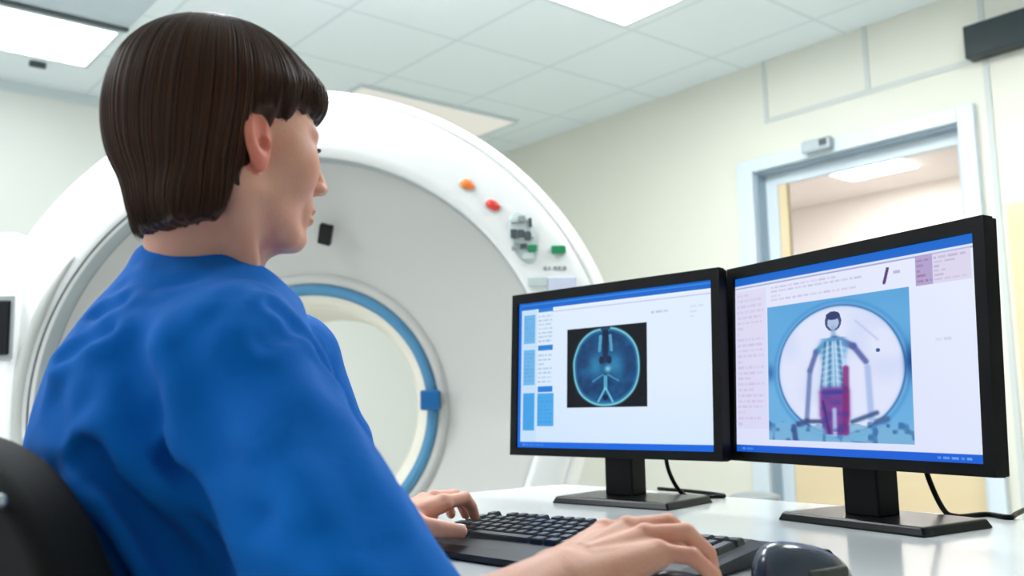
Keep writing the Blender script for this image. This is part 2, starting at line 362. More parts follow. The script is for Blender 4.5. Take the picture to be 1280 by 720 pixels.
def paint_left(U, V):
    C = np.zeros(U.shape+(3,)); C[:] = (222, 236, 252); C -= (V[..., None]*np.array([16, 8, 0])); 
    setc(C, np.clip(1-np.hypot((U-.85), (V-.55))/.9, 0, 1), (236, 244, 253), .5)
    setc(C, V < .05, (20, 104, 205)); setc(C, (V > .012) & (V < .02), (60, 140, 226)); setc(C, (V > .05) & (V < .058), (240, 246, 255))
    setc(C, (V > .075) & (V < .082) & (U > .2), (176, 176, 214), .6)
    setc(C, (U < .018), (34, 112, 220)); setc(C, (U > .02) & (U < .11) & (V > .05), (196, 224, 248))
    for v0, v1, c in ((.085, .285, (112, 180, 232)), (.33, .575, (112, 180, 232)), (.63, .885, (66, 160, 230))):
        setc(C, (U > .03) & (U < .10) & (V > v0) & (V < v1), c); rows(U, V, .035, .095, v0+.02, v1-.02, 8, int(v0*99), C, (70, 150, 220), .5)
    for v0, v1 in ((.048, .075), (.305, .34), (.585, .625)):
        setc(C, (U > .118) & (U < .205) & (V > v0) & (V < v1), (34, 128, 214))
    rows(U, V, .118, .20, .09, .29, 7, 3, C, (150, 176, 206), .7); rows(U, V, .118, .20, .36, .57, 7, 4, C, (150, 176, 206), .7)
    setc(C, (U > .115) & (U < .21) & (V > .635) & (V < .855), (74, 166, 232)); rows(U, V, .12, .205, .65, .84, 7, 5, C, (46, 140, 220), .5)
    rows(U, V, .72, .88, .14, .17, 1, 8, C, (160, 176, 206), .6); rows(U, V, .90, .96, .13, .22, 3, 9, C, (190, 204, 226), .5)
    setc(C, V > .962, (16, 104, 224)); rows(U, V, .03, .16, .97, .995, 1, 12, C, (120, 180, 244), .7)
    x = (U-.285)/(.70-.285); y = (V-.215)/(.735-.215); ins = (x > 0) & (x < 1) & (y > 0) & (y < 1)
    X = (x-.5)/.42; Y = (y-.50)/.49
    R = (np.abs(X)**2.25+np.abs(Y)**2.25)**(1/2.25)+.02*(noise2(x, y, 7, 21)-.5)
    B = np.zeros_like(C); B[:] = (3, 7, 14); n1 = noise2(np.clip(x, 0, 1), np.clip(y, 0, 1), 9, 1); n2 = noise2(np.clip(x, 0, 1), np.clip(y, 0, 1), 22, 2)
    brain = (R < .93)*1.; setc(B, brain, (12, 62, 112)); setc(B, brain*np.clip(n1*1.5-.5, 0, 1), (22, 96, 150), .8); setc(B, brain*np.clip(n2-.5, 0, 1), (8, 30, 66), .8)
    setc(B, np.exp(-((R-.96)/.035)**2), (120, 214, 236)); setc(B, np.exp(-((R-.90)/.02)**2)*.5, (40, 130, 186))
    aX = np.abs(x-.5)
    setc(B, brain*((seg2(aX, y, (.06, .12), (.075, .30)) < .018)), (104, 190, 218), .75)
    setc(B, brain*(aX < .035)*(y < .45), (6, 24, 56), .85)
    setc(B, brain*np.exp(-(((aX-.12)/.09)**2+((y-.47)/.15)**2)), (52, 140, 186), .8)
    setc(B, brain*(np.hypot((aX-.05)/.6, (y-.42)) < .05), (6, 22, 52), .8)
    setc(B, brain*np.exp(-((x-.53)**2+(y-.53)**2)/.0016), (140, 222, 238), .9)
    setc(B, brain*(seg2(aX, y, (.01, .62), (.01, .78)) < .012), (96, 186, 216), .8); setc(B, brain*(seg2(aX, y, (.0, .76), (.09, .93)) < .012), (110, 200, 226), .85)
    setc(B, brain*(np.hypot(aX, (y-.88)) < .035), (6, 24, 56), .9); setc(B, brain*(seg2(aX, y, (.03, .6), (.16, .68)) < .01), (90, 180, 214), .6)
    setc(B, (R > .93)*1.*(aX < .06)*(y < .12), (6, 30, 66), .8)
    C[ins] = B[ins]; return C
def paint_right(U, V):
    C = np.zeros(U.shape+(3,)); C[:] = (226, 230, 250); setc(C, np.clip((U-.5)*1.6, 0, 1), (232, 240, 254), 1); setc(C, np.clip(V, 0, 1), (206, 214, 250), .35)
    setc(C, V < .045, (26, 104, 204)); setc(C, (V > .058) & (V < .064), (140, 130, 190), .7); setc(C, (V > .05) & (V < .058), (214, 228, 250))
    rows(U, V, .01, .15, .09, .86, 24, 31, C, (184, 166, 206), .55); setc(C, (U > .005) & (U < .165) & (V > .08) & (V < .87), (214, 200, 232), .35)
    rows(U, V, .19, .7, .075, .17, 4, 32, C, (176, 158, 200), .5); setc(C, seg2(U, V, (.70, .09), (.685, .16)) < .006, (90, 60, 120)); rows(U, V, .72, .78, .10, .13, 1, 37, C, (150, 130, 170), .6)
    setc(C, (U > .80) & (U < .86) & (V > .06) & (V < .20), (178, 162, 206)); rows(U, V, .805, .855, .07, .19, 5, 33, C, (150, 110, 150), .8); setc(C, (U > .86) & (U < .985) & (V > .06) & (V < .20), (216, 208, 232), .8)
    rows(U, V, .865, .97, .07, .19, 6, 34, C, (170, 160, 196), .6); rows(U, V, .86, .92, .44, .47, 1, 38, C, (196, 200, 226), .6)
    setc(C, V > .962, (24, 96, 214)); rows(U, V, .03, .2, .97, .995, 1, 35, C, (150, 190, 246), .7); rows(U, V, .85, .96, .97, .995, 1, 36, C, (150, 190, 246), .7)
    u0, u1, v0, v1 = .17, .775, .195, .93; x = (U-u0)/(u1-u0); y = (V-v0)/(v1-v0); ins = (x > 0) & (x < 1) & (y > 0) & (y < 1); cx = np.clip(x, 0, 1); cy = np.clip(y, 0, 1)
    B = np.zeros_like(C); B[:] = (104, 172, 222); n = noise2(cx, cy, 6, 41); nn = noise2(cx, cy, 26, 42); setc(B, n*.5, (140, 196, 232), .8); setc(B, (1-y).clip(0, 1)*.6, (66, 148, 212), .7)
    r = np.hypot((x-.525)/.435, (y-.50)/.44)
    setc(B, 1/(1+np.exp((r-1)*70)), (222, 228, 250)); setc(B, np.exp(-((r-1.01)/.018)**2), (70, 120, 176)); setc(B, np.exp(-((r-1.08)/.03)**2), (60, 140, 204), .5)
    setc(B, (r < 1)*np.clip(n-.4, 0, 1), (196, 208, 244)); setc(B, np.exp(-(((x-.99)/.03)**2+((y-.47)/.1)**2)), (20, 70, 140), .9); setc(B, np.exp(-(((x-.02)/.03)**2+((y-.5)/.06)**2)), (40, 100, 170), .8)
    body = (70, 130, 176); dk = (40, 50, 96); aX = np.abs(x-.50)
    setc(B, (y > .86+.05*nn)*.8, (120, 176, 214)); setc(B, (y > .86)*np.clip(nn*4-2.4, 0, 1), (40, 90, 150), .7)
    def st(a, b, w, c, al=.9): setc(B, 1/(1+np.exp((seg2(x, y, a, b)-w)*260)), c, al)
    setc(B, np.hypot((x-.505)/.058, (y-.165)/.07) < 1, (66, 80, 130)); setc(B, np.hypot((x-.505)/.04, (y-.175)/.045) < 1, (196, 214, 240), .85); setc(B, np.hypot((x-.505)/.05, (y-.125)/.03) < 1, (50, 60, 110))
    st((.505, .21), (.505, .30), .016, (150, 180, 216))
    st((.50, .29), (.38, .37), .022, body); st((.38, .37), (.33, .50), .018, (84, 100, 160)); st((.33, .50), (.30, .84), .017, (90, 112, 170), .8)
    st((.52, .29), (.64, .35), .022, (70, 84, 150)); st((.64, .35), (.72, .46), .018, (84, 92, 160)); st((.73, .50), (.745, .84), .02, (150, 176, 226), .7)
    tw = .105-.25*np.clip(y-.34, 0, .14)+.20*np.clip(y-.50, 0, .14)-.5*np.clip(.33-y, 0, .1); setc(B, 1/(1+np.exp((aX-tw)*120))*(y > .28)*(y < .66), (92, 158, 204), .8)
    for q in np.linspace(-.09, .09, 7): st((.50+q*.6, .31), (.50+q, .62), .005, (226, 240, 252) if q*90 % 2 < 1 else (36, 78, 130), .75)
    for q in np.linspace(.34, .58, 7): st((.42, q+.02), (.49, q), .004, (210, 232, 250), .6); st((.58, q+.02), (.52, q), .004, (210, 232, 250), .6)
    pw = .105-.35*np.clip(y-.82, 0, .2)-.3*np.clip(.66-y, 0, .1); setc(B, 1/(1+np.exp((aX-pw)*140))/(1+np.exp((.625-y)*120))*(y < .95), (112, 48, 138), .9)
    st((.585, .50), (.575, .93), .022, (126, 36, 112), .85); st((.50, .78), (.50, .95), .015, (176, 200, 236)); st((.42, .72), (.46, .93), .008, (60, 40, 110)); st((.43, .66), (.55, .66), .014, (60, 60, 150))
    setc(B, ((aX < .10) & (y > .62) & (y < .93))*np.clip(nn*2-1, 0, 1), (50, 60, 150), .6); st((.30, .86), (.40, .86), .014, (50, 70, 120)); st((.62, .86), (.78, .80), .014, (50, 80, 130))
    st((.20, .90), (.21, .99), .02, (50, 80, 140)); st((.24, .88), (.30, .86), .02, (60, 80, 130)); st((.78, .86), (.84, .84), .02, (70, 100, 150)); st((.66, .18), (.80, .32), .003, (176, 184, 226))
    setc(B, np.hypot(x-.80, y-.39) < .014, (60, 90, 150)); C[ins] = B[ins]; return C
def monitor(x, y, yaw, bx, by, byaw, paint, label, col_w):
    t = empty('monitor', (bx, by, .74), -byaw); tag(t, label, 'monitor', 'monitors on the white desk')
    # stand
    bm = bmesh.new(); bbox(bm, -.129, .129, -.078, .078, .0, .013, bev=.003, taper=(.95, .93)); link('stand_base', frombm(bm), M['blackgloss'], t)
    off = Matrix.Rotation(byaw, 2)@Vector((x-bx, y-by)); dr = byaw-yaw
    tilt = .053; Wd, Hd = .508, .332
    mx = Matrix.Translation((off.x, off.y, .1))@Matrix.Rotation(dr, 4, 'Z')@Matrix.Rotation(-tilt, 4, 'X')
    c = mx@Vector((0, .05, .12)); ct = off+Matrix.Rotation(dr, 2)@Vector((0, .048))
    bm = bmesh.new(); bbox(bm, ct.x-col_w/2, ct.x+col_w/2, ct.y-.02, ct.y+.028, .012, .20, bev=.003, seg=2); link('stand_column', frombm(bm), M['black'], t)
    o = link('panel_housing', None, parent=t)
    bpy.data.objects.remove(o)
    # bezel ring, housing and bulging back, all one shell
    bm = bmesh.new(); w, h = .474, .296; x0, x1, z0, z1 = -Wd/2, Wd/2, -.016, Hd-.016
    for a in ((x0, -w/2, z0, z1), (w/2, x1, z0, z1), (-w/2, w/2, z0, 0), (-w/2, w/2, h, z1)): bbox(bm, a[0], a[1], -.006, .012, a[2], a[3])
    bbox(bm, x0+.001, x1-.001, .0, .022, z0+.001, z1-.001, bev=.002); bbox(bm, -.2, .2, .022, .045, .03, .26, bev=.01, seg=3); bbox(bm, -.06, .06, .045, .06, .07, .19, bev=.004)
    bmesh.ops.transform(bm, matrix=mx, verts=bm.verts); hs = link('bezel', frombm(bm), M['black'], t)
    me = screen_mesh(w, h, paint); me.transform(Matrix.Translation(Vector()) @ mx @ Matrix.Translation((0, -.0012, 0)))
    tag(link('screen', me, M['screen'], t), 'lit screen with blue title bar')
    bm = bmesh.new(); mm = mx@Matrix.Translation((0, .06, .13)); bbox(bm, -.035, .035, -.004, .03, -.05, .03, bev=.004, mx=mm); link('hinge', frombm(bm), M['black'], t)
    return t
monitor(.172, 1.765, .7876, .214, 1.770, .72, paint_left, 'left monitor, showing a brain scan slice on a black square', .062)
monitor(.484, 1.395, 1.11, .538, 1.409, 1.03, paint_right, 'right monitor, showing a skeleton figure inside a pale circle', .062)
c1 = tube('monitor_cable', catmull([(.285, 1.80, .86), (.29, 1.80, .80), (.312, 1.80, .755), (.34, 1.80, .744), (.372, 1.81, .7445), (.40, 1.83, .744), (.36, 1.92, .744), (.30, 2.0, .744)]), .004, M['black'])
tag(c1, 'black cable hanging behind the left monitor and coiling by its base', 'cable')
c1 = tube('monitor_cable', catmull([(.61, 1.42, .88), (.615, 1.42, .82), (.64, 1.43, .76), (.665, 1.44, .7445), (.72, 1.46, .744), (.735, 1.42, .744), (.76, 1.45, .744), (.80, 1.50, .744)]), .004, M['black'])
tag(c1, 'black cable hanging behind the right monitor down to the desk', 'cable')
# ================================================================== KEYBOARD
KU = Vector((.725, -.689, 0)); kb = empty('keyboard', (-.037, 1.40, .74), math.atan2(KU.y, KU.x)); tag(kb, 'black full-size keyboard under the two hands in front of the monitors', 'keyboard')
KL, KD = .452, .188
def ktop(x, y): # y from 0 (back) to -KD (front)
    t = -y/KD; return .029-.013*min(t/.72, 1)-.004*max(0, (t-.72)/.28)+.0015*math.sin(PI*x/KL)
bm = bmesh.new(); NX, NY = 24, 14; gr = []
for i in range(NX+1):
    row = []
    for j in range(NY+1):
        x = KL*i/NX; y = -KD*j/NY; e = .012*math.sin(PI*i/NX) if j == NY else 0
        row.append(bm.verts.new((x, y-e*(j/NY), ktop(x, y)-(.004 if i in (0, NX) or j in (0, NY) else 0))))
    gr.append(row)
bt = [[bm.verts.new((v.co.x+(.004 if i == 0 else -.004 if i == NX else 0), v.co.y, .002)) for v in row] for i, row in enumerate(gr)]
for i in range(NX):
    for j in range(NY):
        bm.faces.new((gr[i][j], gr[i][j+1], gr[i+1][j+1], gr[i+1][j])); bm.faces.new((bt[i][j], bt[i+1][j], bt[i+1][j+1], bt[i][j+1]))
for i in range(NX):
    bm.faces.new((gr[i][0], gr[i+1][0], bt[i+1][0], bt[i][0])); bm.faces.new((gr[i][NY], bt[i][NY], bt[i+1][NY], gr[i+1][NY]))
for j in range(NY):
    bm.faces.new((gr[0][j], bt[0][j], bt[0][j+1], gr[0][j+1])); bm.faces.new((gr[NX][j], gr[NX][j+1], bt[NX][j+1], bt[NX][j]))
bmesh.ops.recalc_face_normals(bm, faces=bm.faces); link('case', frombm(bm), M['kbody'], kb, smooth=False)
for x in (.03, KL-.05): box('foot', (x, x+.02, -.03, -.02, 0, .004), M['black'], kb)
P = .0187; PY = .0208; x0 = .014
def keys():
    out = []
    y = -.008; out.append((0, y, 1)); [out.append((c, y, 1)) for c in (2, 3, 4, 5, 6.5, 7.5, 8.5, 9.5, 11, 12, 13, 14)]
    R = [-.032-PY*i for i in range(5)]
    out += [(c, R[0], 1) for c in range(13)]+[(13, R[0], 2)]
    out += [(0, R[1], 1.5)]+[(1.5+c, R[1], 1) for c in range(12)]+[(13.5, R[1], 1.5)]
    out += [(0, R[2], 1.75)]+[(1.75+c, R[2], 1) for c in range(11)]+[(12.75, R[2], 2.25)]
    out += [(0, R[3], 2.25)]+[(2.25+c, R[3], 1) for c in range(10)]+[(12.25, R[3], 2.75)]
    out += [(0, R[4], 1.5), (1.5, R[4], 1.25), (2.75, R[4], 1.25), (4, R[4], 5.75), (9.75, R[4], 1.25), (11, R[4], 1.25), (12.25, R[4], 1.25)]
    out += [(15.4+c, R[r], 1) for r in (0, 1) for c in range(3)]+[(16.4, R[3], 1)]+[(15.4+c, R[4], 1) for c in range(3)]
    out += [(18.75+c, R[r], 1) for r in (0, 1, 2, 3) for c in range(3)]+[(21.75, R[0], 1), (18.75, R[4], 2), (20.75, R[4], 1)]
    out += [(21.75, R[1], 1, 2), (21.75, R[3], 1, 2)]
    return out
cache = {}
for kq in keys()[:100]:
    c, y, w = kq[:3]; hgt = kq[3] if len(kq) > 3 else 1
    if (w, hgt) not in cache:
        bm = bmesh.new(); ww = w*P-.0022; dd = hgt*PY-.0022
        bbox(bm, 0, ww, -dd, 0, 0, .0085, taper=(1-.0042/ww, 1-.0042/dd)); 
        bmesh.ops.bevel(bm, geom=[e for e in bm.edges if max(v.co.z for v in e.verts) > .008], offset=.001, segments=2, affect='EDGES'); cache[(w, hgt)] = frombm(bm); cache[(w, hgt)].materials.append(M['key'])
    o = bpy.data.objects.new('key', cache[(w, hgt)]); COL.objects.link(o); o.parent = kb; yy = y-PY/2
    o.location = (x0+c*P, y, ktop(x0+c*P, yy)-.001); o.rotation_euler[0] = math.atan2(.013, .72*KD)
# ================================================================== MICE
def mouse(name, loc, rz, label, m1, s=1.0):
    t = empty(name, loc, rz); tag(t, label, 'computer mouse'); bm = bmesh.new()
    NU, NV = 28, 14; Vt = []
    for j in range(NV+1):
        ph = PI/2*j/NV
        ring = []
        for i in range(NU):
            a = 2*PI*i/NU; rx = .033*(1-.10*math.cos(2*a)); x = rx*math.cos(a); y = .056*math.sin(a)
            k = math.cos(ph)**.72; zz = .040*math.sin(ph)**.9
            ring.append(bm.verts.new((x*k*s, (y*k-.006*math.sin(ph))*s, (zz*(1-.25*(y*k/.056)) if zz > .004 else zz)*s*1.02)))
        Vt.append(ring)
    for j in range(NV):
        for i in range(NU):
            try: bm.faces.new((Vt[j][i], Vt[j][(i+1) % NU], Vt[j+1][(i+1) % NU], Vt[j+1][i]))
            except ValueError: pass
    bmesh.ops.remove_doubles(bm, verts=bm.verts, dist=.0002); bm.faces.new([v for v in Vt[0] if v.is_valid][::-1]); bmesh.ops.recalc_face_normals(bm, faces=bm.faces)
    link('shell', frombm(bm), m1, t, smooth=True)
    sf = lambda ph: (0, (.056*.9*math.cos(ph)**.72-.006*math.sin(ph))*s, .040*math.sin(ph)**.9*(1-.225*math.cos(ph)**.72)*s*1.02)
    tube('button_seam', [sf(.35+.1*k) for k in range(11)], .0007, M['blackgloss'], t, n=6); wp = sf(.95); bm = bmesh.new()
    bmesh.ops.create_cone(bm, cap_ends=True, segments=20, radius1=.010*s, radius2=.010*s, depth=.006, matrix=Matrix.Translation((0, wp[1], wp[2]-.007*s))@Matrix.Rotation(PI/2, 4, 'Y')); link('scroll_wheel', frombm(bm), M['black'], t)
    for sx in (-1, 1):
        bm = bmesh.new(); bbox(bm, sx*.026*s-.004, sx*.026*s+.004, -.02*s, .03*s, .006, .020*s, bev=.003, seg=3); link('side_grip', frombm(bm), M['olive'], t, smooth=True)
    return t
mouse('computer_mouse', (.286, .962, .74), math.radians(-62), 'glossy blue-grey mouse on the desk below the right monitor', M['mouse'], 1.06)
mouse('computer_mouse', (.150, .890, .74), math.radians(-50), 'black mouse under the right hand', M['blackgloss'], .76)
# ================================================================== CT SCANNER
GX, GY, GZ = -.676, 2.84, .92
ct = empty('ct_scanner', (GX, GY, 0)); tag(ct, 'large white ring-shaped CT scanner with blue ring around its bore', 'ct scanner')
NA = 144
def outer(a, R=1.05):
    c, s = math.cos(a), math.sin(a)
    if s >= 0: return R
    # flanks narrowing toward the floor, floor at z = 0
    best = R
    w = lambda z: .96+(z)*.35          # half width against height relative to the axis
    t = R
    for _ in range(30):
        x, z = abs(c)*t, s*t
        if x > w(z) or z < -GZ+.0: t -= .012
    return min(R, t)
def ringmesh(profile, closed_back=True):
    """profile: list of (radius function or number, y)"""
    v = []; f = []
    for R, y in profile:
        for k in range(NA):
            a = 2*PI*k/NA; r = R(a) if callable(R) else R; v.append((r*math.cos(a), y, GZ+max(r*math.sin(a), -GZ)))
    for i in range(len(profile)-1):
        for k in range(NA):
            q = (k+1) % NA; f.append((i*NA+k, (i+1)*NA+k, (i+1)*NA+q, i*NA+q))
    return rawmesh(v, f)
def osm(d): # smoothed outline inset by d
    base = [outer(2*PI*k/NA) for k in range(NA)]
    sm = [sum(base[(k+j) % NA] for j in range(-2, 3))/5 for k in range(NA)]
    return lambda a: sm[int(round(a/(2*PI)*NA)) % NA]-d
prof = [(.60, .80), (osm(.12), .80), (osm(.04), .77), (osm(0), .70), (osm(0), .16), (osm(.004), .11), (osm(.016), .065), (osm(.036), .033), (osm(.052), .020), (osm(.054), .0225), (osm(.056), .0225), (osm(.058), .018), (osm(.09), .008), (osm(.14), .0), (lambda a: min(.835, osm(.15)(a)), .0), (lambda a: min(.812, osm(.16)(a)), .004), (lambda a: min(.803, osm(.165)(a)), .014), (lambda a: min(.803, osm(.165)(a)), .03)]
o = link('housing', ringmesh(prof), M['white'], ct, smooth=True)
lipR = lambda a: min(.803, osm(.165)(a))
o = link('recess_lip', ringmesh([(lipR, .03), (lipR, .10)]), M['silver'], ct, smooth=True)
o = link('front_funnel', ringmesh([(lipR, .10), (lambda a: lipR(a)-.012, .104), (lambda a: .5+.5*(lipR(a)-.4), .17), (.46, .262)]), M['cone'], ct, smooth=True)
link('bore_collar', ringmesh([(.46, .262), (.450, .250), (.426, .250), (.422, .262)]), M['cone'], ct, smooth=True)
link('bore_ring', ringmesh([(.424, .262), (.421, .246), (.405, .240), (.390, .246), (.386, .262)]), M['bluering'], ct, smooth=True)
link('bore_liner', ringmesh([(.392, .262), (.372, .268), (.352, .30), (.35, .34), (.35, .80), (.60, .80)]), M['cream'], ct, smooth=True)
box('ring_tab', (.368, .433, .205, .250, GZ-.005, GZ+.06), M['bluetab'], ct, bev=.006)
# grey bumper and seam arcs on the left of the recess
def arc(name, R, y, a0, a1, r, m, n=44, sq=1.): 
    pts = [(R*math.cos(math.radians(a0+(a1-a0)*k/n)), y, GZ+R*math.sin(math.radians(a0+(a1-a0)*k/n))) for k in range(n+1)]
    return tube(name, pts, r, m, ct, n=12)
arc('bumper', .838, -.004, 144, 222, [.004+.014*min(1, (k/8)) for k in range(45)], M['rubber'])
arc('recess_seam', .806, .004, 122, 225, .003, M['darkmark']); arc('recess_seam', .801, .104, 112, 225, .004, M['wood'])
# left side tower with its display
sd = frombm(bbox(bmesh.new(), -1.06, -.835, -.03, .55, .0, 1.49, bev=.028, seg=6)); sp = link('side_cover', sd, M['white'], ct, smooth=True)
b = box('display', (-.985, -.848, -.044, -.0385, 1.11, 1.275), M['blackgloss'], sp, bev=.004); 
box('display_rim', (-.995, -.840, -.038, -.0285, 1.095, 1.29), M['wood'], sp, bev=.003)
# buttons on the front face
def lens(name, x, z, rx, rz, rot, m, y=0., h=.018, parent=ct):
    bm = bmesh.new(); bmesh.ops.create_uvsphere(bm, u_segments=24, v_segments=12, radius=1)
    bmesh.ops.transform(bm, matrix=Matrix.Translation((x, y, GZ+z))@Matrix.Rotation(rot, 4, 'Y')@Matrix.Diagonal((rx, h, rz, 1)), verts=bm.verts)
    return link(name, frombm(bm), m, parent, smooth=True)
for x, z, m, lb in ((.543, .692, 'orange', 'orange oval button'), (.622, .624, 'red', 'red oval button')):
    tag(lens('button', x, z, .026, .017, .5, M[m]), lb); lens('button_bezel', x, z, .031, .021, .5, M['keypad'], h=.008)
kp = lens('keypad', .715, .520, .044, .088, -.28, M['keypad'], h=.010, y=.002)
for i, (dx, dz, w, h) in enumerate(((-.028, .055, .012, .008), (-.004, .058, .010, .010), (.022, .046, .005, .014), (-.030, .012, .010, .014), (-.008, .012, .010, .012), (.012, .004, .009, .014), (.028, .012, .004, .014), (-.02, -.018, .010, .006), (.0, -.028, .011, .008), (-.030, -.034, .007, .007), (.012, -.060, .018, .010))):
    box('keypad_button', (.715+dx-w, .715+dx+w, -.014, -.004, GZ+.52+dz-h, GZ+.52+dz+h), M['darkmark' if i in (3, 4, 5, 8, 2) else 'wood' if i % 2 else 'keypad'], kp, bev=.002)
tag(box('keypad_button', (.728, .756, -.016, -.004, GZ+.475, GZ+.495), M['green'], kp, bev=.002), 'green keypad button')
tag(box('indicator', (.80, .845, -.012, .012, GZ+.468, GZ+.492), M['green'], ct, bev=.003), 'green indicator light')
bm = bmesh.new()
for k, w in enumerate((.010, .006, .012, .008, .010)): bbox(bm, .775+.015*k, .775+.015*k+w, -.002, .012, GZ+.418, GZ+.428)
link('printed_label', frombm(bm), M['wood'], ct)
box('info_display', (.785, .875, -.008, .012, GZ+.345, GZ+.395), M['lav'], ct, bev=.004); tag(box('switch', (.725, .785, -.010, .010, GZ+.366, GZ+.396), M['keypad'], ct, bev=.003), 'pale grey-green switch')
# small black sensor on the funnel
mx = Matrix.Translation((.068, .16, GZ+.575))@Matrix.Rotation(.28, 4, 'Y')@Matrix.Rotation(.6, 4, 'X')
bm = bmesh.new(); bbox(bm, -.022, .022, -.012, .012, -.035, .035, bev=.004, mx=mx); tag(link('sensor', frombm(bm), M['blackgloss'], ct), 'small black sensor window')
# low round stool behind the desk
st = empty('stool', (.985, 3.92, 0)); tag(st, 'grey round stool far behind the desk, only its rim showing', 'stool')
def lathe(name, prof, m, parent, n=32):
    v = []; f = []
    for r, z in prof: v += [(r*math.cos(2*PI*k/n), r*math.sin(2*PI*k/n), z) for k in range(n)]
    for i in range(len(prof)-1): f += [(i*n+k, i*n+(k+1) % n, (i+1)*n+(k+1) % n, (i+1)*n+k) for k in range(n)]
    return link(name, rawmesh(v, f), m, parent, smooth=True)
lathe('seat', [(.001, .49), (.07, .49), (.10, .50), (.105, .52), (.10, .533), (.08, .540), (.001, .542)], M['wood'], st)
lathe('column', [(.03, .08), (.03, .4895)], M['legm'], st); lathe('base', [(.001, .0), (.2, .0), (.2, .02), (.05, .06), (.031, .085), (.001, .085)], M['legm'], st)
# ================================================================== CHAIR
AC = math.radians(35); RC = Vector((math.cos(AC), -math.sin(AC), 0)); ch = empty('office_chair', (-.455, .750, 0), -AC); tag(ch, 'black office chair behind the operator at the lower left', 'chair')
tl = Matrix.Translation((0, 0, .62))@Matrix.Rotation(-.10, 4, 'X')@Matrix.Translation((0, 0, -.62))
def rrect(w, z0, z1, r, n=10):
    p = []
    for cx, cz, a in ((w-r, z1-r, 0), (-w+r, z1-r, 90)):
        for k in range(n+1): q = math.radians(a+k*90/n); p.append((cx+r*math.cos(q), cz+r*math.sin(q)))
    for cx, cz, a in ((-w+.05, z0+.05, 180), (w-.05, z0+.05, 270)):
        for k in range(5): q = math.radians(a+k*90/4); p.append((cx+.05*math.cos(q), cz+.05*math.sin(q)))
    return p
bm = bmesh.new(); prism(bm, rrect(.235, .50, .912, .225, 40), -.02, .035, bev=.014, seg=5); link('backrest', frombm(bm), M['chair'], ch, smooth=True)
bm = bmesh.new(); prism(bm, rrect(.150, .54, .835, .12, 24), -.034, -.021, bev=.005, seg=2); link('back_shell', frombm(bm), M['black'], ch)
box('rail', (-.14, .143, -.031, -.0195, .863, .874), M['chairrail'], ch, bev=.004, seg=3)
bm = bmesh.new(); bbox(bm, -.23, .23, .02, .47, .41, .48, bev=.03, seg=4); link('seat', frombm(bm), M['chair'], ch, smooth=True)
lathe2 = tube('gas_column', [(0, .24, .09), (0, .24, .405)], .025, M['chairrail'], ch)
for k in range(5):
    q = 2*PI*k/5+.3; tube('leg', [(0, .24, .09), (.28*math.cos(q), .24+.28*math.sin(q), .055)], [.028, .016], M['black'], ch)
    bm = bmesh.new(); bmesh.ops.create_cone(bm, cap_ends=True, segments=16, radius1=.026, radius2=.026, depth=.03, matrix=Matrix.Translation((.29*math.cos(q), .24+.29*math.sin(q), .027))@Matrix.Rotation(PI/2, 4, 'Y')); link('caster', frombm(bm), M['black'], ch)
box('back_bracket', (-.03, .03, -.045, .05, .40, .60), M['black'], ch, bev=.008)
# ================================================================== THE OPERATOR
A = math.radians(65); F = np.array((math.sin(A), math.cos(A), 0)); Lf = np.array((-math.cos(A), math.sin(A), 0))
PEL = np.array((-.345, .925)); NK = np.array((-.318, .945))
SHR = np.array((-.243, .812, .965)); SHL = np.array((-.275, 1.125, .975)); ELR = np.array((-.082, .672, .745)); ELL = np.array((-.205, 1.12, .79))
WRR = np.array((.035, .820, .780)); WRL = np.array((-.165, 1.197, .783))
def torso(P, zs, w, dp, off):
    z = P[..., 2]; t = np.clip((z-.50)/(1.06-.50), 0, 1.1)
    cx = PEL[0]+(NK[0]-PEL[0])*t; cy = PEL[1]+(NK[1]-PEL[1])*t
    fo = np.interp(z, zs, off); dx = P[..., 0]-cx-F[0]*fo; dy = P[..., 1]-cy-F[1]*fo
    u = dx*Lf[0]+dy*Lf[1]; v = dx*F[0]+dy*F[1]; ww = np.interp(z, zs, w); dd = np.interp(z, zs, dp)
    k = (np.abs(u/ww)**2.3+np.abs(v/dd)**2.3)**(1/2.3)
    return (k-1)*np.minimum(ww, dd)*.9
# ---- scrub top
g = Grid((-.66, .55, .52), (.06, 1.30, 1.13), .0042); Pg = g.P
zs = [.50, .60, .70, .80, .90, .98, 1.03, 1.07, 1.10]
D = torso(Pg, zs, [.19, .185, .172, .170, .176, .165, .13, .088, .074], [.13, .13, .128, .132, .135, .125, .10, .078, .068], [.02, .02, .01, -.005, -.012, -.008, 0, .005, .008])
vf = (Pg[..., 0]-NK[0])*F[0]+(Pg[..., 1]-NK[1])*F[1]; D = smax(D, Pg[..., 2]-1.083+.42*np.clip(vf, -.02, .2), .010); D = smax(D, .53-Pg[..., 2], .01)
for sh, el, r0, r1 in ((SHR, ELR, .062, .068), (SHL, ELL, .064, .068)):
    D = smin(D, cap(Pg, np.append(NK, 1.020), sh+(0, 0, .0), .048, .056), .05)
    D = smin(D, cap(Pg, sh, el, r0, r1), .035)
D = smin(D, cap(Pg, ELL, ELL+(WRL-ELL)*.42, .062, .050), .02)
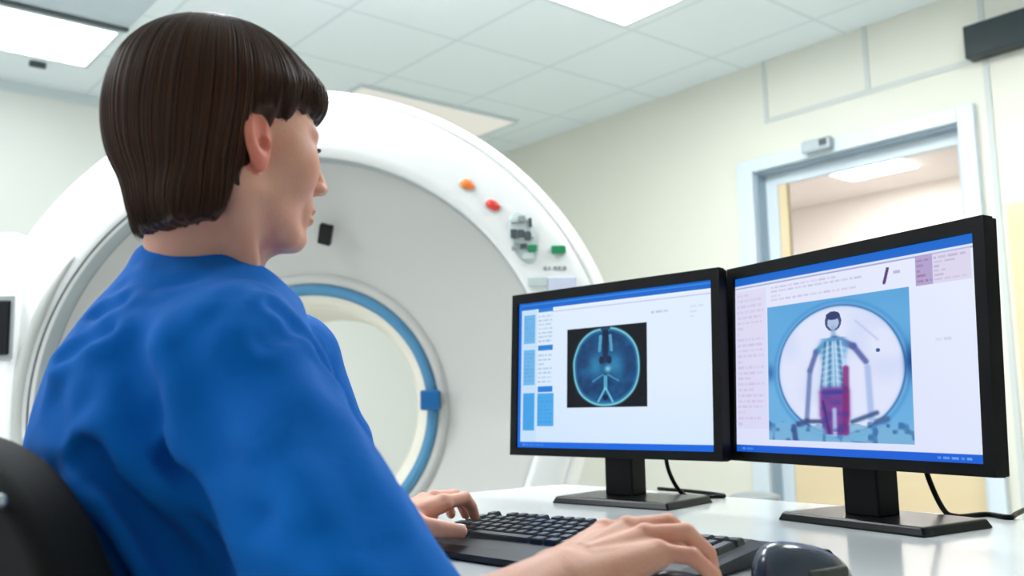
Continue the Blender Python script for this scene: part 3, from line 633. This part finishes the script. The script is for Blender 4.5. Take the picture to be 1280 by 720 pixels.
# cloth folds: (a, b, width, depth) carved along segments; ridges beside them
def fold(pts, w, d):
    global D
    dist = None
    for i in range(len(pts)-1):
        c = cap(Pg, pts[i], pts[i+1], 0.); dist = c if dist is None else np.minimum(dist, c)
    D = D+d*np.exp(-(dist/w)**2)-d*.55*np.exp(-((dist-1.9*w)/w)**2)
fold([(-0.341, 0.762, 0.894), (-0.311, 0.764, 0.857), (-0.281, 0.768, 0.814), (-0.258, 0.770, 0.785)], 0.013, 0.014)
fold([(-0.272, 0.760, 0.890), (-0.245, 0.738, 0.868), (-0.215, 0.715, 0.830), (-0.19, 0.700, 0.790)], 0.0115, 0.010)
fold([(-0.32, 0.771, 0.977), (-0.294, 0.757, 0.944), (-0.28, 0.762, 0.898)], 0.018, 0.0065)
fold([(-0.257, 0.743, 0.974), (-0.242, 0.729, 0.936), (-0.216, 0.707, 0.89), (-0.182, 0.68, 0.854)], 0.018, 0.0065)
fold([(-0.341, 0.766, 0.836), (-0.32, 0.767, 0.801)], 0.014, 0.013)
fold([(-0.2, 0.782, 1.013), (-0.177, 0.798, 0.99), (-0.154, 0.801, 0.948)], 0.009, 0.0045)
fold([(-0.201, 0.748, 0.98), (-0.184, 0.784, 0.994)], 0.009, 0.0042)
fold([(-0.378, 0.838, 1.017), (-0.347, 0.824, 1.025)], 0.009, 0.0045)
fold([(-0.392, 0.809, 0.978), (-0.368, 0.801, 0.99), (-0.346, 0.798, 0.995)], 0.009, 0.0045)
fold([(-0.362, 0.85, 1.046), (-0.323, 0.824, 1.036), (-0.288, 0.827, 1.045)], 0.01, 0.002)
fold([(-0.214, 0.729, 0.954), (-0.19, 0.711, 0.923), (-0.174, 0.694, 0.899)], 0.02, 0.004)
fold([(-0.393, 0.801, 0.939), (-0.365, 0.774, 0.899), (-0.36, 0.774, 0.861)], 0.014, 0.004)
fold([(-0.22, 0.816, 1.034), (-0.23, 0.778, 1.02), (-0.241, 0.751, 1.0)], 0.01, 0.0025)
fold([(-0.147, 0.709, 0.91), (-0.125, 0.683, 0.876), (-0.097, 0.654, 0.834)], 0.018, 0.004)
q = Pg; w1 = q[..., 0]*.6+q[..., 1]*.3-q[..., 2]*.75; w2 = q[..., 0]*.5-q[..., 1]*.7+q[..., 2]*.5; D = D+.0014*np.sin(150*w1+5*np.sin(26*w2)+3*np.sin(19*q[..., 2]))*(.5+.5*np.sin(21*w2+14*q[..., 0]))*(.5+.5*np.sin(17*q[..., 2]+9*q[..., 0]+1)); D = D+.0022*np.sin(31*q[..., 0]+17*q[..., 2]+4*np.sin(13*q[..., 1]))*np.sin(23*q[..., 2]-19*q[..., 1]+3*np.sin(17*q[..., 0]))
# neckline opening
D = smax(D, -(ell(Pg, (NK[0]+.030, NK[1]+.022, 1.100), (.074, .070, .050))), .006)
V, Fc = nets(g, D); scrub_me = rawmesh(V, Fc)
# ---- body
VB = []; FB = []
def addp(V, F_): FB.append(F_+sum(len(x) for x in VB)); VB.append(V)
g = Grid((-.60, .58, .05), (.10, 1.32, 1.12), .009); Pb = g.P
D = torso(Pb, zs, [.16, .16, .15, .15, .15, .13, .10, .06, .05], [.12, .12, .11, .11, .11, .09, .07, .055, .05], [.02, .02, .01, -.005, -.012, -.008, 0, .005, .008])
D = smax(D, Pb[..., 2]-1.06, .02); D = smax(D, .51-Pb[..., 2], .02)
for sh, el, wr in ((SHR, ELR, WRR), (SHL, ELL, WRL)):
    D = smin(D, cap(Pb, sh, el, .046, .040), .03); D = smin(D, cap(Pb, el, el+(wr-el)*.5, .038, .034), .01)
Fa = F; LEG = []
for s_ in (1, -1):
    hip = np.array((*PEL, .575))+Lf*.09*s_+F*.02; kn = hip+Fa*.38+Lf*.03*s_; kn[2] = .55; an = kn+Fa*.02; an[2] = .10; LEG.append((hip, kn, an))
    D = smin(D, cap(Pb, hip, kn, .075, .052), .02); D = smin(D, cap(Pb, kn, an, .048, .034), .01)
addp(*nets(g, D))
# ---- head and neck
AH = math.radians(50); HF = np.array((math.sin(AH), math.cos(AH), 0)); HL = np.array((-math.cos(AH), math.sin(AH), 0)); HU = np.array((0, 0, 1.))
pt_ = math.radians(4); HF2 = HF*math.cos(pt_)-HU*math.sin(pt_); HU2 = HU*math.cos(pt_)+HF*math.sin(pt_); HR = np.stack([HF2, HL, HU2], 1)   # columns
HC = np.array((-.276, .899, 1.191))
HS = .925
def toh(P): return ((P-HC.astype(np.float32))@HR.astype(np.float32))/np.float32(HS)
g = Grid(HC-(.15, .15, .20), HC+(.15, .15, .15), .0021); h = toh(g.P); hy = h.copy(); hy[..., 1] = np.abs(hy[..., 1])
D = ell(h, (-.012, 0, .034), (.094, .072, .078)); D = smin(D, ell(h, (.030, 0, -.020), (.062, .060, .082)), .03)
D = smin(D, ell(hy, (.052, .036, -.022), (.030, .026, .030)), .02)          # cheekbones
D = smin(D, cap(hy, (-.004, .052, -.052), (.062, .018, -.094), .014, .015), .025)  # jaw
D = smin(D, ell(h, (.078, 0, -.093), (.016, .018, .015)), .014)              # chin
D = smin(D, ell(h, (.080, 0, -.058), (.016, .026, .026)), .012)
D = smax(D, -ell(hy, (.104, .031, .002), (.020, .017, .012)), .012)          # eye sockets
D = smin(D, cap(hy, (.080, .010, .018), (.072, .040, .018), .007), .012)     # brow
D = smin(D, cap(h, (.088, 0, .010), (.109, 0, -.028), .006, .0085), .008)    # nose
D = smin(D, ell(hy, (.100, .010, -.031), (.010, .008, .007)), .006)
D = smax(D, -cap(hy, (.098, .0, -.0645), (.090, .022, -.0645), .0012), .003)
D = smin(D, ell(h, (.0925, 0, -.0595), (.0075, .020, .0055)), .003); D = smin(D, ell(h, (.0915, 0, -.0705), (.0075, .018, .006)), .003)
# neck
nk0 = np.append(NK+(.004, .0), 1.04); 
D = D*HS; wN = cap(g.P, HC+HR@np.array((-.028, 0, -.045)), nk0, .052, .060); D = smin(D, wN, .022)
D = smin(D, HS*cap(hy, (-.018, .056, -.05), (.03, .02, -.165), .012, .012), .02)
# ears
er = math.radians(18); ex = np.array((math.cos(er), math.sin(er)*.6, 0)); 
for s_ in (1, -1):
    e = h.copy(); e[..., 1] *= s_; c0 = np.array((-.004, .074, -.010))
    Re = Matrix.Rotation(math.radians(-12), 3, 'Y')@Matrix.Rotation(math.radians(-24), 3, 'Z'); Re = np.array(Re)
    E_ = ell(e, c0, (.0185, .0065, .033), Re); E_ = smin(E_, ell(e, c0+(.004, 0, -.026), (.009, .0055, .011), Re), .006)
    con = ell(e, c0+(.004, .007, .002), (.010, .007, .020), Re); E_ = smax(E_, -con, .003)
    E_ = smin(E_, ell(e, c0+(.010, -.001, -.006), (.005, .006, .008), Re), .003)
    E_ = smax(E_, -ell(e, c0+(.006, .003, -.006), (.004, .006, .006), Re), .002)
    D = smin(D, E_*HS, .004)
addp(*nets(g, D))
# ---- hands and forearms
def hand(grid, wr, el, fingers, thumb, palm, side):
    P = grid.P; d = cap(P, wr+(el-wr)*.55, wr, .033, .0235)
    fo = (np.array(palm[1])-wr); fo /= np.linalg.norm(fo)
    lat = np.array(palm[0])-np.array(palm[3]); lat /= np.linalg.norm(lat); nrm = np.cross(fo, lat); nrm *= np.sign(nrm[2]); 
    for i, k in enumerate(palm):
        k = np.array(k); w0 = wr+lat*(.014-.0095*i); d = smin(d, cap(P, w0, k-nrm*.003, .0155, .0115-.0008*i), .010)
    d = smin(d, cap(P, wr+lat*.016-nrm*.004, np.array(thumb[0]), .016, .014), .012)
    d = smin(d, cap(P, wr-lat*.016-nrm*.006, np.array(palm[3])-nrm*.006, .014, .011), .012)
    for i, k in enumerate(palm): d = smin(d, sph(P, k, .0098-.0007*i), .004)       # knuckles
    for i, k in enumerate(palm[:4]): d = smin(d, cap(P, np.array(k), wr+(np.array(k)-wr)*.35+nrm*.012, .003, .002), .006)   # tendons
    FG = None
    for i, fpt in enumerate(fingers):
        r = (.0086, .0088, .0083, .0073)[i]; pts = [np.array(palm[i])-nrm*.002]+[np.array(x) for x in fpt]
        f = chain(P, pts, [r*1.12, r*1.02, r*.92, r*.80]); 
        f = smin(f, sph(P, pts[1], r*1.07), .002); FG = f if FG is None else np.minimum(FG, f)
    d = smin(d, FG, .004)
    d = smin(d, chain(P, [np.array(x) for x in thumb], [.0135, .0108, .0092]), .006)
    return d
RK = [(.105, .917, .806), (.125, .900, .811), (.139, .881, .807), (.147, .860, .795)]
RFG = [[(.150, .940, .806), (.172, .952, .795), (.187, .958, .779)], [(.166, .915, .811), (.190, .922, .795), (.200, .926, .772)],
       [(.178, .886, .806), (.199, .891, .786), (.204, .896, .763)], [(.177, .853, .790), (.196, .858, .772), (.200, .864, .753)]]
RTH = [(.094, .880, .782), (.118, .915, .772), (.140, .935, .762)]
sh_ = lambda L: [tuple(np.array(p)-(.022, .004, 0)) if not isinstance(p, list) else sh_(p) for p in L]
RK, RFG, RTH = sh_(RK), sh_(RFG), sh_(RTH)
g = Grid((-.06, .70, .725), (.21, .98, .845), .0016); addp(*nets(g, hand(g, WRR, ELR, RFG, RTH, RK, 1)))
LK = [(-.086, 1.262, .806), (-.100, 1.280, .810), (-.116, 1.297, .806), (-.131, 1.309, .798)]
LFG = [[(-.060, 1.298, .806), (-.052, 1.318, .793), (-.048, 1.328, .779)], [(-.076, 1.325, .807), (-.066, 1.345, .794), (-.062, 1.354, .779)],
       [(-.096, 1.338, .803), (-.086, 1.358, .790), (-.083, 1.366, .778)], [(-.116, 1.340, .794), (-.109, 1.354, .784), (-.106, 1.362, .776)]]
LTH = [(-.118, 1.215, .782), (-.088, 1.218, .777), (-.062, 1.226, .772)]
shl = lambda L: [tuple(np.array(p)-(.010, .028, .002)) if not isinstance(p, list) else shl(p) for p in L]
LK, LFG, LTH = shl(LK), shl(LFG), shl(LTH)
g = Grid((-.26, 1.10, .735), (-.02, 1.40, .845), .0017); addp(*nets(g, hand(g, WRL, ELL, LFG, LTH, LK, -1)))
n0 = sum(len(x) for x in FB)
# nails
def nail(c, axis, up, r=.0048):
    axis = np.array(axis)/np.linalg.norm(axis); up = np.array(up)-axis*np.dot(up, axis); up /= np.linalg.norm(up); sd_ = np.cross(axis, up)
    v = []; f = []
    for j in range(5):
        for i in range(12):
            a = 2*PI*i/12; k = math.cos(j*PI/8); v.append(np.array(c)+axis*1.35*r*k*math.cos(a)+sd_*r*k*math.sin(a)+up*(.0012*math.sin(j*PI/8)-.0022*(math.sin(a)*k)**2*.7))
    for j in range(4):
        for i in range(12): f.append((j*12+i, j*12+(i+1) % 12, (j+1)*12+(i+1) % 12, (j+1)*12+i))
    addp(np.array(v), np.array(f))
for fs, ks in ((RFG, RK), (LFG, LK)):
    for i, fp in enumerate(fs):
        ax = np.array(fp[2])-np.array(fp[1]); a0_ = np.array(fp[1])-np.array(fp[0]); up = a0_/np.linalg.norm(a0_)*.8+np.array((0, 0, .6)); up = up-ax*np.dot(up, ax)/np.dot(ax, ax); up /= np.linalg.norm(up)
        nail(np.array(fp[2])-ax*.02+up*.0070, ax, up)
for th in (RTH, LTH):
    ax = np.array(th[2])-np.array(th[1]); up = np.array((0, 0, 1.)); nail(np.array(th[2])+up*.0085, ax, up, .0058)
body_me = rawmesh(np.concatenate(VB), np.concatenate(FB))
person = link('person', body_me, [M['skin'], M['nail'], M['ear']], smooth=True)
mi = np.zeros(len(body_me.polygons), np.int32); mi[n0:] = 1
ce = np.zeros(len(body_me.polygons)*3); body_me.polygons.foreach_get('center', ce); ce = (ce.reshape(-1, 3)-HC)@HR/HS
mi[(np.abs(ce[:, 1]) > .0685) & (((ce[:, 0]+.002)/.021)**2+((ce[:, 2]+.010)/.040)**2 < 1)] = 2; body_me.polygons.foreach_set('material_index', mi)
tag(person, 'seated woman in blue scrubs with short brown hair, typing at the keyboard', 'person')
tag(link('scrub_top', scrub_me, M['scrub'], person, smooth=True), 'blue short-sleeved scrub top')
# lips / eyes
for s_ in (1, -1):
    bm = bmesh.new(); bmesh.ops.create_uvsphere(bm, u_segments=20, v_segments=12, radius=.011); c = HC+HS*HR@np.array((.0735, .031*s_, .001)); bmesh.ops.translate(bm, vec=c, verts=bm.verts)
    link('eye', frombm(bm), M['eye'], person, smooth=True)
    pts = [tuple(HC+HS*HR@np.array((.0745+.0125*math.cos(a), (.031+.0125*math.sin(a))*s_, .0045-.002*abs(math.sin(a))))) for a in np.linspace(-.9, 1.1, 9)]
    tube('eyelash', pts, [.0006]+[.0016]*7+[.0006], M['lash'], person, n=6)
# ---- trousers and shoes
g = Grid((-.60, .70, .07), (.14, 1.28, .66), .008); D = None
for hip, kn, an in LEG:
    d = smin(cap(g.P, hip, kn, .092, .068), cap(g.P, kn, an, .064, .055), .02); D = d if D is None else smin(D, d, .03)
D = smin(D, ell(g.P, (*PEL, .56), (.15, .15, .07)), .04); D = smax(D, .09-g.P[..., 2], .01); link('scrub_trousers', rawmesh(*nets(g, D)), M['trouser'], person, smooth=True)
for hip, kn, an in LEG:
    g = Grid(an-(.10, .10, .10), an+(.30, .24, .04), .005); a_ = an.copy(); a_[2] = .05; D = smin(cap(g.P, a_-F*.03, a_+F*.15, .042, .038), cap(g.P, a_, an, .042, .045), .02); D = smax(D, .004-g.P[..., 2], .004)
    link('shoe', rawmesh(*nets(g, D)), M['white'], person, smooth=True)
# ---- hair
rn = np.random.default_rng(8); T1 = rn.random(4096)
def strandn(a, n, s):
    t = (a/(2*PI)+.5)*n+s; i = np.floor(t).astype(int); f = t-i; f = f*f*(3-2*f); return T1[i % 4096]*(1-f)+T1[(i+1) % 4096]*f
def hairsdf(P):
    h = toh(P); x, y, z = h[..., 0], h[..., 1], h[..., 2]; ay = np.abs(y); hy = h.copy(); hy[..., 1] = ay
    D = ell(h, (-.018, 0, .040), (.111, .088, .091))
    D = smin(D, ell(h, (-.046, 0, -.005), (.080, .076, .078)), .03)           # back volume
    D = smin(D, ell(h, (-.042, 0, -.078), (.056, .058, .045)), .025)          # nape
    D = smin(D, ell(h, (.058, 0, .052), (.046, .058, .034)), .025)            # fringe
    D = smin(D, ell(hy, (.014, .050, .040), (.050, .032, .038)), .02)
    D = smin(D, ell(hy, (-.022, .050, -.030), (.036, .026, .045)), .015); D = smin(D, ell(hy, (-.042, .046, -.080), (.040, .028, .045)), .015)
    thin = np.clip(1-(z-np.interp(x, HX, HZ))/.035, 0, 1)*np.clip((x-.004)/.02, 0, 1); er2 = np.exp(-(((x-.004)/.032)**2+((z+.008)/.046)**2)*1.1)*(x > -.2)
    D = D+.011*thin+.007*er2
    return D*HS, x, y, z, ay
HX = [-.13, -.06, -.036, -.028, -.022, .006, .010, .014, .030, .040, .070, .12]; HZ = [-.114, -.107, -.100, -.092, -.060, -.064, -.035, .018, .012, .034, .036, .042]
h_y = lambda ay: ay
def haircut(D, x, y, z, ay):
    aj = np.arctan2(h_y(ay), x+.02); jag = .007*(strandn(aj, 46, 900)-.5)+.005*(strandn(aj, 120, 1300)-.5)
    D = smax(D, (np.interp(x, HX, HZ)+jag-z)*HS, .003)          # lower edge of the bob
    e = np.stack([x, ay, z], -1); D = smax(D, -ell(e, (.004, .096, -.012), (.0195, .032, .033))*HS, .004)    # tucked behind the ear
    return D
g = Grid(HC-(.16, .16, .16), HC+(.16, .16, .18), .0022); D, x, y, z, ay = hairsdf(g.P)
ang = np.arctan2(y, x+.02+0*x); pol = np.arctan2(np.sqrt((x+.02)**2+y**2), z+.02)
aw = ang+.25*np.sin(pol*2)
D = D+.0016*(strandn(aw, 60, 3)-.5)*np.clip(pol*1.2, 0, 1)+.0010*(strandn(aw, 170, 77)-.5)*np.clip(pol, 0, 1)
hh = haircut(D, x, y, z, ay); V, Fc = nets(g, hh)
hl = (V-HC)@HR/HS; av = np.arctan2(hl[:, 1], hl[:, 0]+.02); pv = np.arctan2(np.hypot(hl[:, 0]+.02, hl[:, 1]), hl[:, 2]+.02); av = av+.25*np.sin(pv*2)
sv = .45*strandn(av, 110, 9)+.4*strandn(av, 420, 500)
VH = [V]; FH = [Fc]; SH = [sv]; nv = len(V)
# loose locks following the surface
NS = 2600; sv0 = rn.random(NS)
phi = rn.uniform(-PI, PI, NS)
Pst = HC; P_ = np.stack([HC+HR@np.array((-.025+.02*math.cos(a)*r_, .02*math.sin(a)*r_, .150)) for a, r_ in zip(phi, rn.random(NS)*1.5+.2)])
steps = 34; path = []; offs = rn.uniform(.0000, .0022, NS)[:, None]
dirs = np.stack([HR@np.array((math.cos(a), math.sin(a), 0)) for a in phi]); cur = P_.copy(); vel = dirs.copy()
for s_ in range(steps):
    for _ in range(3):
        e = .002; d0 = hairsdf(cur.astype(np.float32))[0]; G_ = np.stack([hairsdf((cur+HR[:, k]*e).astype(np.float32))[0]-d0 for k in range(3)], 1)/e@HR.T
        G_ /= np.linalg.norm(G_, axis=1, keepdims=True)+1e-9; cur = cur-G_*(d0[:, None]-offs)
    path.append(cur.copy()); vel = vel*.9+dirs*.05-np.array(HU)*.16; vel -= G_*(vel*G_).sum(1, keepdims=True); vel /= np.linalg.norm(vel, axis=1, keepdims=True)+1e-9
    cur = cur+vel*.0085
path = np.stack(path, 1)                                # NS, steps, 3
hl = (path-HC)@HR/HS; xl, zl_ = hl[..., 0], hl[..., 2]
lim = np.interp(xl, HX, HZ)+np.where((((xl-.004)/.0195)**2+((zl_+.012)/.033)**2 < 1) & (np.abs(hl[..., 1]) > .062), 1., 0.)
ok = zl_ > lim-rn.uniform(-.004, .004, NS)[:, None]
for i in range(NS):
    k = steps if ok[i].all() else int(np.argmin(ok[i]))
    if k < 6: continue
    p = path[i, :k]; t = np.gradient(p, axis=0); t /= np.linalg.norm(t, axis=1, keepdims=True)+1e-9
    out = p-(HC+HR@np.array((-.02, 0, .03))); b_ = np.cross(t, out); b_ /= np.linalg.norm(b_, axis=1, keepdims=True)+1e-9; n_ = np.cross(b_, t)
    w_ = (.0008*np.clip(np.minimum(np.arange(k)/3+.25, (k-1-np.arange(k))/5+.08), 0, 1))[:, None]
    ring = np.stack([p+b_*w_, p+n_*w_*.6, p-b_*w_, p-n_*w_*.6], 1).reshape(-1, 3)
    j = np.arange(k-1)[:, None]*4; fq = np.concatenate([np.stack([j[:, 0]+c, j[:, 0]+(c+1) % 4, j[:, 0]+4+(c+1) % 4, j[:, 0]+4+c], 1) for c in range(4)])
    VH.append(ring); FH.append(fq+nv); SH.append(np.full(len(ring), .15+.75*sv0[i])); nv += len(ring)
hm = rawmesh(np.concatenate(VH), np.concatenate(FH)); at = hm.attributes.new('strand', 'FLOAT', 'POINT'); at.data.foreach_set('value', np.concatenate(SH).astype(np.float32))
tag(link('hair', hm, M['hair'], person, smooth=True), 'short dark brown bobbed hair')
# ================================================================== CAMERA, WORLD
cam = bpy.data.cameras.new('camera'); co = bpy.data.objects.new('camera', cam); COL.objects.link(co); scn.camera = co
cam.sensor_width = 36; cam.lens = 1160/1280*36; cam.clip_start = .02
p_, r_ = .125, .022
Fw = Vector((0, math.cos(p_), math.sin(p_))); Rt = Vector((1, 0, 0)); Up = Rt.cross(Fw)
Rr = Rt*math.cos(r_)-Up*math.sin(r_); Ur = Rt*math.sin(r_)+Up*math.cos(r_)
mw = Matrix((( Rr.x, Ur.x, -Fw.x, 0), (Rr.y, Ur.y, -Fw.y, 0), (Rr.z, Ur.z, -Fw.z, .927), (0, 0, 0, 1))); co.matrix_world = mw
cam.dof.use_dof = True; cam.dof.focus_distance = 1.25; cam.dof.aperture_fstop = 5.0
w = bpy.data.worlds.new('world'); scn.world = w; w.use_nodes = True; w.node_tree.nodes['Background'].inputs[0].default_value = (.8, .9, 1, 1); w.node_tree.nodes['Background'].inputs[1].default_value = .5
vs_ = scn.view_settings; vs_.view_transform = 'Standard'; vs_.look = 'None'; vs_.gamma = 1; vs_.use_curve_mapping = False; vs_.exposure = 0
